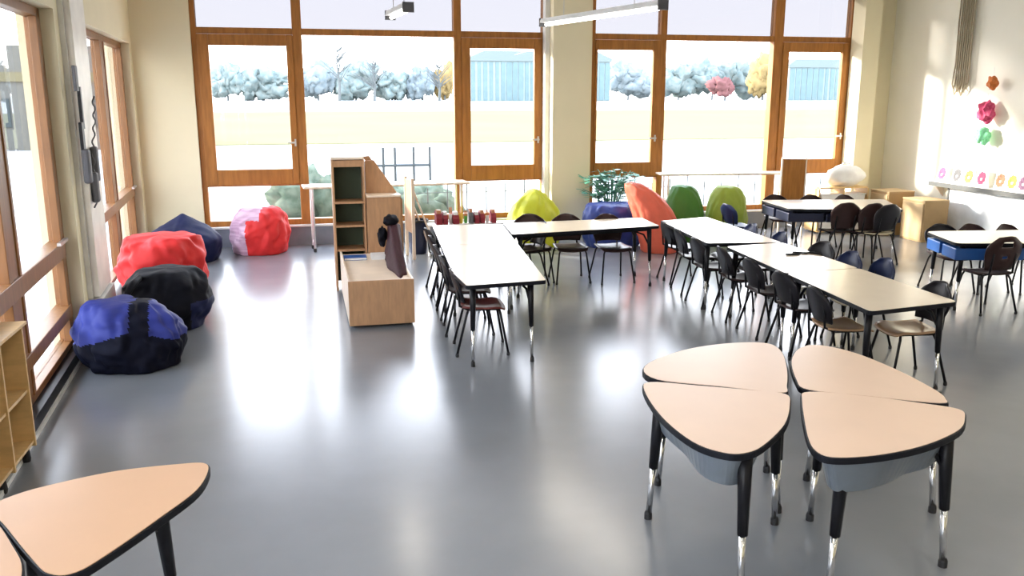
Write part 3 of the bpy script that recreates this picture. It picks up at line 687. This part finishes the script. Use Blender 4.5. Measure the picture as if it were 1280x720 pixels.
def book(name, label, cat, loc, sx_, sy, sz, m, grp, rz=0.0, m2='white'):
    t = thing(name, label, cat, loc, rz, grp)
    MB().box(-sx_, sx_, -sy, sy, 0, .004).box(-sx_, sx_, -sy, sy, sz - .004, sz).box(-sx_, -sx_ + .004, -sy, sy, .004, sz - .004).build('cover', m, t)
    MB().box(-sx_ + .004, sx_ - .004, -sy + .004, sy - .004, .004, sz - .004).build('pages', m2, t)
    return t
zt2 = H2 - .035
book('book', 'flat blue book on the low wooden unit below the dark compartments', 'book', (.50, 9.38, zt2), .12, .09, .03, 'tray_blue', 'items on the low unit')
book('book', 'flat white book on the low wooden unit beside the blue one', 'book', (.78, 9.38, zt2), .11, .1, .045, 'white', 'items on the low unit')
# maroon coat with black hood
ct = thing('coat', 'maroon coat with black collar slumped on the right side of the low wooden unit', 'coat', (.885, 8.98, zt2))
mb = MB(); vs = []; fs = []; NT, NV = 28, 16
for i in range(NV + 1):
    v = i / NV; hw = .09 * (1 - v) + .06 * v + .0; dp = .58 * (1 - v) ** 1.2 + .10
    for j in range(NT):
        a = 2 * PI * j / NT; f = 1 + .10 * math.sin(6 * a + v * 3) * (1 - .4 * v)
        vs.append((.03 * v + hw * math.cos(a) * f * (1 if v < .98 else .3), dp * math.sin(a) * f * (1 if v < .98 else .3) + .30 * v, .40 * v))
for i in range(NV):
    for j in range(NT): j2 = (j + 1) % NT; fs.append((i * NT + j, i * NT + j2, (i + 1) * NT + j2, (i + 1) * NT + j))
fs.append(tuple(range(NT))[::-1]); fs.append(tuple(NV * NT + j for j in range(NT)))
mb.add(vs, fs); mb.build('coat_body', 'maroon_cloth', ct, smooth=True)
mb = MB(); blob(mb, (0, .30, .42), .08, .12, .06, 3, 3, .3); blob(mb, (-.10, .25, .26), .05, .07, .10, 5, 3, .4); mb.build('hood', 'bag_black', ct, smooth=True)['label'] = 'black hood and lining'
# easels
def easel(p, w_, h, label, m, rz):
    t = thing('easel', label, 'easel', (p.x, p.y, 0), rz)
    MB().prismy([(-.012, .35), (.012, .35), (.012, h), (-.012, h)], -w_ / 2, w_ / 2).build('board', m, t)
    MB().box(-.02, .02, -w_ / 2 - .02, -w_ / 2, .0, h + .02).box(-.02, .02, w_ / 2, w_ / 2 + .02, 0, h + .02).build('frame', 'unit_pale', t)
    for q_ in (-w_ / 2, w_ / 2): MB().tube([(.0, q_, h * .9), (.35, q_, 0.0)], .012).build('leg', 'unit_pale', t)
    return t
easel(ony(511, 222, 11.6), .34, 1.05, 'narrow easel seen edge-on behind the brown display shelf', 'unit_wood', .14)
e2_ = easel(ony(992, 215, 12.1), .34, 1.18, 'small brown easel at the right end of the window tables', 'window_wood', 1.3)
# bin
bn = thing('waste_bin', 'dark navy bin standing between the shelf group and the left table run', 'bin', (1.50, 11.9, 0))
MB().lathe([(.10, 0), (.11, .01), (.135, .44), (.14, .45), (.13, .45), (.125, .43), (.10, .02)], 0, 0, 20).build('bin_body', 'tray_navy', bn, smooth=True)
MB().lathe([(.145, .44), (.148, .455), (.145, .47), (.13, .47), (.13, .44)], 0, 0, 20).build('rim', 'black_rubber', bn)

# ------------------------------------------------------------ window tables
def window_table(a, b, z, d, label):
    a = Vector(a[:2]); b = Vector(b[:2]); L = (b - a).length; ang = math.atan2(b.y - a.y, b.x - a.x)
    t = thing('window_table', label, 'table', (a.x, a.y, 0), ang, 'narrow tables below the back windows')
    MB().box(0, L, 0, d, z - .025, z).build('tabletop', 'laminate_pale', t, bevel=.004)
    MB().box(0, L, -.002, .012, z - .03, z - .024).build('edge_strip', 'unit_wood', t)
    for x in (.12, L - .12):
        lg = MB().tube([(x, .06, z - .02), (x, .06, .05)], .016).tube([(x, d - .06, z - .02), (x, d - .06, .05)], .016).tube([(x, .06, .12), (x, d - .06, .12)], .012).build('leg_frame', 'steel', t)
        for y in (.06, d - .06): MB().lathe([(.02, 0), (.025, .02), (.02, .05)], x, y, 10).build('caster', 'black_rubber', lg)
window_table((.0, 12.25), (2.33, 12.42), .91, .42, 'long narrow white table in front of the left back window')
window_table((5.30, 12.46), (7.55, 12.18), .96, .36, 'long narrow pale table in front of the right back window')
# low shelf with books and cups behind the left run
ls = thing('low_shelf', 'low white shelf under the window behind the left table run', 'shelf', (2.25, 11.75, 0))
zs = .42
MB().box(-.62, .62, -.12, .12, zs - .02, zs).box(-.62, .62, -.12, .12, .05, .07).build('shelf', 'white', ls)
for a_, b_ in ((-.64, 0), (.62, 0), (-.01, .07)): MB().box(a_, a_ + .02, -.12, .12, b_, zs - (.02 if b_ else 0)).build('side_panel', 'white', ls)
items = [(548, 8, 264, 'crimson', 'book'), (556, 6, 266, 'crimson', 'book'), (563, 5, 262, 'white', 'cup'), (569, 8, 266, 'crimson', 'book'), (576, 6, 261, 'yellow', 'cup'), (582, 5, 266, 'cup_green', 'cup'),
         (588, 5, 262, 'grey', 'book'), (595, 6, 266, 'crimson', 'book'), (602, 6, 264, 'crimson', 'book'), (609, 5, 265, 'white', 'cup'), (616, 6, 263, 'crimson', 'book')]
cols = {'crimson': 'dark red', 'white': 'white', 'yellow': 'yellow', 'cup_green': 'green', 'grey': 'grey'}
seq = {}
names = [('leftmost', ''), ('second', ' from the left'), ('third', ' from the left'), ('fourth', ' from the left'), ('fifth', ' from the left'), ('sixth', ' from the left'), ('seventh', ' from the left'), ('eighth', ' from the left'), ('ninth', ' from the left'), ('tenth', ' from the left'), ('rightmost', '')]
for i, (px, wd, py, m, kd) in enumerate(items):
    p = ony(px, py, 11.75); w2 = wd * .0052
    lab = '%s %s%s on the low shelf behind the left run' % (cols[m] + (' book bin' if kd == 'book' else ' pencil cup') + ',', names[i][0], names[i][1])
    t = thing('book_bin' if kd == 'book' else 'pencil_cup', lab, 'book bin' if kd == 'book' else 'cup', (p.x, 11.75, zs), 0, 'bins and cups on the low shelf')
    h = max(.12, p.z - zs)
    if kd == 'book':
        MB().prismx([(-.09, 0), (.09, 0), (.09, h), (-.05, h * .8), (-.09, h * .5)], -w2, w2).build('bin_body', m, t, bevel=.003)
        MB().box(-w2 * .7, w2 * .7, -.04, .07, h * .7, h + .015).build('papers', 'white' if i % 2 else 'peach', t)
    else:
        MB().lathe([(w2 * .8, 0), (w2, h * .7), (w2 * .9, h * .7), (w2 * .7, .01)], 0, 0, 12).build('cup_body', m, t, smooth=True)
        k = MB()
        for a in range(4): k.tube([(w2 * .4 * math.cos(a * 1.6), w2 * .4 * math.sin(a * 1.6), .02), (w2 * .7 * math.cos(a * 1.6), w2 * .7 * math.sin(a * 1.6), h + .03)], .004, 5)
        k.build('pencils', 'orange', t)
# plant near the salmon bag
pt = thing('potted_plant', 'leafy teal-green potted plant behind the blue and salmon bean bags', 'plant', (4.50, 12.45, 0))
MB().lathe([(.12, 0), (.16, .3), (.17, .32), (.15, .32), (.1, .03)], 0, 0, 16).build('pot', 'white', pt, smooth=True)
st = MB(); lf = MB(); rr = random.Random(5)
for k in range(40):
    a = rr.uniform(0, 2 * PI); L = rr.uniform(.12, .50); z1_ = 1.12 - L * rr.uniform(.3, 1.1); e = Vector((L * math.cos(a) * 1.1, L * math.sin(a) * .7, z1_))
    st.tube([(0, 0, .25), (e.x * .5, e.y * .5, z1_ * .85), tuple(e)], .006, 5)
    for q_ in range(7):
        c = Vector((e.x * (.5 + q_ * .085), e.y * (.5 + q_ * .085), z1_ * (.8 + .03 * q_))); a2 = rr.uniform(0, 2 * PI); d = Vector((math.cos(a2), math.sin(a2), rr.uniform(-.4, .3))) * .12; s2 = Vector((-d.y, d.x, .01)) * .5
        lf.add([c, c + d * .5 + s2, c + d, c + d * .5 - s2], [(0, 1, 2, 3)])
st.build('stems', 'leaf', pt); lf.build('leaves', 'leaf', pt, solid=.002)
# stacked tan baskets between salmon and green
for i in range(3):
    t = thing('woven_basket', 'tan woven basket stacked between salmon and dark green bean bags, %s' % ('lowest', 'middle one', 'topmost')[i], 'basket', (5.20, 12.35, .18 + .2 * i - .18), .2 * i, 'stack of tan baskets')
    MB().lathe([(.13, 0), (.16, .17), (.165, .19), (.15, .19), (.12, .02)], 0, 0, 18).build('basket_body', 'tan', t, smooth=True)
    MB().lathe([(.162, .175), (.172, .185), (.162, .198), (.15, .185)], 0, 0, 18).build('rim', 'unit_pale', t)

# ------------------------------------------------------------ left bookcase (cut by the frame)
bk1 = onz(37, 572); topz = ony(28, 402, bk1.y).z
lb = thing('birch_bookcase', 'birch bookcase on casters with open shelves at the left picture edge', 'bookcase', (bk1.x + .05, bk1.y, 0))
Lb = 1.5; Db = .36
MB().box(-Db, .02, -Lb, .02, topz - .02, topz).build('top_panel', 'birch', lb, bevel=.003)
for q_ in (-.02, -Lb, -.42): MB().box(-Db, 0, q_, q_ + .02, .08, topz - .02).build('side_panel', 'birch', lb, bevel=.002)
for z in (.10, .42): MB().box(-Db + .012, -.01, -Lb + .02, -.02, z, z + .018).build('shelf', 'birch', lb)
MB().box(-Db, -Db + .012, -Lb, 0, .08, topz - .02).build('back_panel', 'black_metal', lb)
for y in (-.06, -.5, -Lb + .06): MB().lathe([(.022, 0), (.028, .02), (.022, .08)], -.05, y, 10).build('caster', 'black_rubber', lb)
for i, (y, z, hh) in enumerate(((-.16, .438, .12), (-.22, .438, .16), (-.3, .438, .13), (-.14, .118, .2), (-.22, .118, .17))):
    t = thing('paper_stack', 'white paper stack inside the birch bookcase, %s' % ('upper shelf nearest its right end', 'upper shelf second from its right end', 'upper shelf third from its right end', 'lower shelf nearest its right end', 'lower shelf second from its right end')[i], 'paper', (bk1.x - .2, bk1.y + y, z), 0, 'papers in the birch bookcase')
    MB().box(-.13, .13, -.025, .025, 0, hh).build('sheets', 'white', t); MB().box(.13, .134, -.027, .027, 0, hh + .004).build('cover', 'grey', t)

# ------------------------------------------------------------ right wall: board, ledge, cards, cabinets
wb = thing('whiteboard', 'large white board panel on the right wall below the picture ledge', 'whiteboard', (XR, 9, 0))
MB().box(-.05, 0, -3.2, 2.3, .16, .78).build('panel', 'board_white', wb)
MB().box(-.06, -.0, 2.3, 2.33, .14, .80).build('frame', 'ledge_dark', wb)
lg_ = thing('wall_ledge', 'long white ledge with dark front edge on the right wall', 'shelf', (XR, 9, 0))
MB().box(-.22, 0, -3.2, 2.55, .835, .85).build('shelf', 'white', lg_)
MB().box(-.235, -.215, -3.2, 2.55, .79, .852).build('front_edge', 'ledge_dark', lg_)
MB().prismy([(-.2, .835), (0, .835), (0, .62)], 2.49, 2.51).build('bracket', 'unit_pale', lg_)
card_cols = ['pink', 'grey', 'orange', 'pink', 'peach', 'lime', 'mauve']
card_lab = ['pink flower', 'grey flower', 'orange flower', 'magenta flower', 'pale peach flower', 'lime green flower', 'mauve flower']
mat('magenta', (.35, .01, .08), .6)
card_cols[3] = 'magenta'
for i, (px, m) in enumerate(zip((1176, 1195, 1210, 1226, 1250, 1265, 1279), card_cols)):
    p = onx(px, 214, XR - .15)
    t = thing('picture_card', 'white picture card with a %s drawing standing on the right wall ledge' % card_lab[i], 'card', (XR - .15, p.y, .85), 0, 'picture cards on the wall ledge')
    MB().prismy([(0, 0), (.004, 0), (.054, .24), (.05, .24)], -.095, .095).build('card', 'white', t)
    fl = MB()
    for k in range(9):
        a = 2 * PI * k / 9; c = (.0 + .0, .05 * math.cos(a), .125 + .065 * math.sin(a)); x_ = c[2] / .24 * .05 - .004
        fl.add([(x_ + .0005, c[1] + .030 * math.cos(b), c[2] + .034 * math.sin(b)) for b in [2 * PI * q_ / 10 for q_ in range(10)]], [tuple(range(10))])
    fl.add([(.5 * .05 + .003, .045 * math.cos(b), .125 + .055 * math.sin(b)) for b in [2 * PI * q_ / 10 for q_ in range(10)]], [tuple(range(10))])
    fl.build('flower_drawing', m, t, solid=.002)
for i, (px, py, r_, m, nm) in enumerate(((1241, 104, .085, 'orange', 'orange paper decoration, topmost of the hanging string on the right wall'), (1233, 140, .14, 'pink', 'pink round tissue pompom hanging on the right wall'), (1228, 170, .12, 'mint', 'mint green tissue pompom hanging below the pink one'))):
    p = onx(px, py, XR - .14)
    t = thing('tissue_pompom', nm, 'decoration', (p.x, p.y, p.z), 0, 'tissue pompoms on the right wall')
    mb = MB(); blob(mb, (0, 0, 0), r_ * .8, r_ * .8, r_, i * 5 + 2, 3, .5); mb.build('pompom', m, t)
    MB().tube([(0, 0, r_ * .9), (0, 0, r_ * .9 + .14)], .003, 5).build('string', 'white', t)
cb = thing('cable_bundle', 'bundle of brown cables hanging in a loop high on the right wall', 'cable', tuple(onx(1200, 105, XR - .06)))
for k in range(7):
    y = (k - 3) * .042; lo = -.0 - .05 * (k % 3); 
    ptsl = [(0 + .01 * (k % 2), y * 1.0 + .12 - .10, 1.6), (0.01, y + .04, .9), (.01, y + .02, .3), (.01, y + .05, lo), (-.01, y + .0, lo - .06), (-.02, y - .05, lo + .02), (-.02, y - .04, .5), (-.02, y - .05, 1.6)]
    MB().tube(catmull(ptsl, 1), .012, 6).build('cable', 'cable', cb, smooth=True)
def carton(x0, x1, y0, y1, h, m, label, m2='kraft_light'):
    t = thing('storage_cabinet', label, 'cabinet', ((x0 + x1) / 2, (y0 + y1) / 2, 0), 0, 'tan cabinets in the right corner')
    w_, d_ = (x1 - x0) / 2, (y1 - y0) / 2
    MB().box(-w_, w_, -d_, d_, 0.0, h).build('cabinet_body', m, t, bevel=.006)
    MB().box(-w_ - .005, w_ + .005, -d_ - .005, d_ + .005, h, h + .02).build('top_panel', m2, t, bevel=.004)
    MB().box(-w_ - .012, -w_, -d_ + .02, d_ - .02, .03, h - .03).build('door', m2 if m != m2 else m, t, bevel=.003)
    return t
carton(8.85, 9.26, 11.05, 11.55, .60, 'kraft', 'front tan cabinet below the right wall ledge')
carton(8.75, 9.20, 11.75, 12.2, .66, 'kraft', 'rear tan cabinet standing behind the front one in the right corner')
cs = thing('open_cubby', 'light wooden cubby with white bins in the corner right of the windows', 'shelf', (8.25, 12.35, 0))
MB().box(-.42, .42, -.18, .18, .70, .72).box(-.42, .42, -.18, .18, .36, .38).box(-.42, .42, -.18, .18, .02, .04).build('shelf', 'birch', cs)
for a_ in (-.44, .42, -.01): MB().box(a_, a_ + .02, -.18, .18, .04, .70).build('side_panel', 'birch', cs)
for i, (x, z) in enumerate(((-.21, .38), (.21, .38), (-.21, .04), (.21, .04))):
    t = thing('plastic_bin', 'white plastic bin in the wooden cubby, %s' % ('upper left', 'upper right', 'lower left', 'lower right')[i], 'bin', (8.25 + x, 12.33, z), 0, 'white bins in the cubby')
    MB().prismy([(-.16, 0), (.16, 0), (.18, .22), (-.18, .22)], -.15, .14).build('bin_body', 'white', t, bevel=.01)
    MB().box(-.19, .19, -.16, .15, .22, .235).build('rim', 'white', t)
wl = thing('white_bag', 'white rounded fabric bag on top of the wooden cubby', 'bag', (8.35, 12.33, .72))
mb = MB(); blob(mb, (0, 0, .16), .34, .16, .17, 3, 3, .2); mb.build('bag_body', 'white', wl, smooth=True)
MB().tube([(-.1, 0, .29), (-.05, 0, .36), (.05, 0, .36), (.1, 0, .29)], .012).build('handle', 'white', wl)

# ------------------------------------------------------------ pendant lights
def pendant(a, b, z, label, energy, visible_tube=True):
    a = Vector((a[0], a[1], z)); b = Vector((b[0], b[1], z)); L = (b - a).length; ang = math.atan2(b.y - a.y, b.x - a.x)
    t = thing('pendant_light', label, 'lamp', tuple(a), ang, 'tube lights hanging from the ceiling')
    MB().prismx([(-.06, .0), (.06, 0), (.045, .05), (-.045, .05)], 0, L).build('housing', 'white', t, bevel=.004)
    MB().tube([(.05, 0, -.02), (L - .05, 0, -.02)], .02, 10).build('tube', 'tube', t)
    for q_ in (-.02, L): MB().box(q_, q_ + .02, -.055, .055, -.04, .055).build('end_cap', 'grey', t)
    for x in (L * .2, L * .8): MB().tube([(x, 0, .05), (x, 0, ZC - z)], .004, 5).build('cable', 'steel', t)
    l = bpy.data.lights.new('lamp_light', 'AREA'); l.shape = 'RECTANGLE'; l.size = L - .1; l.size_y = .1; l.energy = energy; l.color = (1, .90, .76)
    o = bpy.data.objects.new('lamp_light', l); C.objects.link(o); o.parent = t; o.location = (L / 2, 0, -.05)
pendant(onz(680, 29, 2.95), onz(828, 7, 2.95), 2.95, 'long white pendant tube light in front of the pillar', LAMP_W)
pendant(onz(488, 20, 2.95), onz(510, 10, 2.95) + Vector((-.15, -1.6, 0)) * .0, 2.95, 'end of a white pendant light seen against the left back window', LAMP_W * .3)
for i, (x, y) in enumerate(((-.2, 3.0), (2.6, 3.6), (5.6, 4.0), (.8, -.5), (4.5, -.5), (7.6, 7.2), (7.8, 2.5))):
    pendant((x, y), (x + .3, y - 2.2), 3.25, 'pendant tube light above the room, %s' % ('over the left desk', 'over the four-desk cluster', 'right of the cluster', 'behind the viewer at left', 'behind the viewer at right', 'over the blue-tray table', 'in the near right corner')[i], LAMP_W)
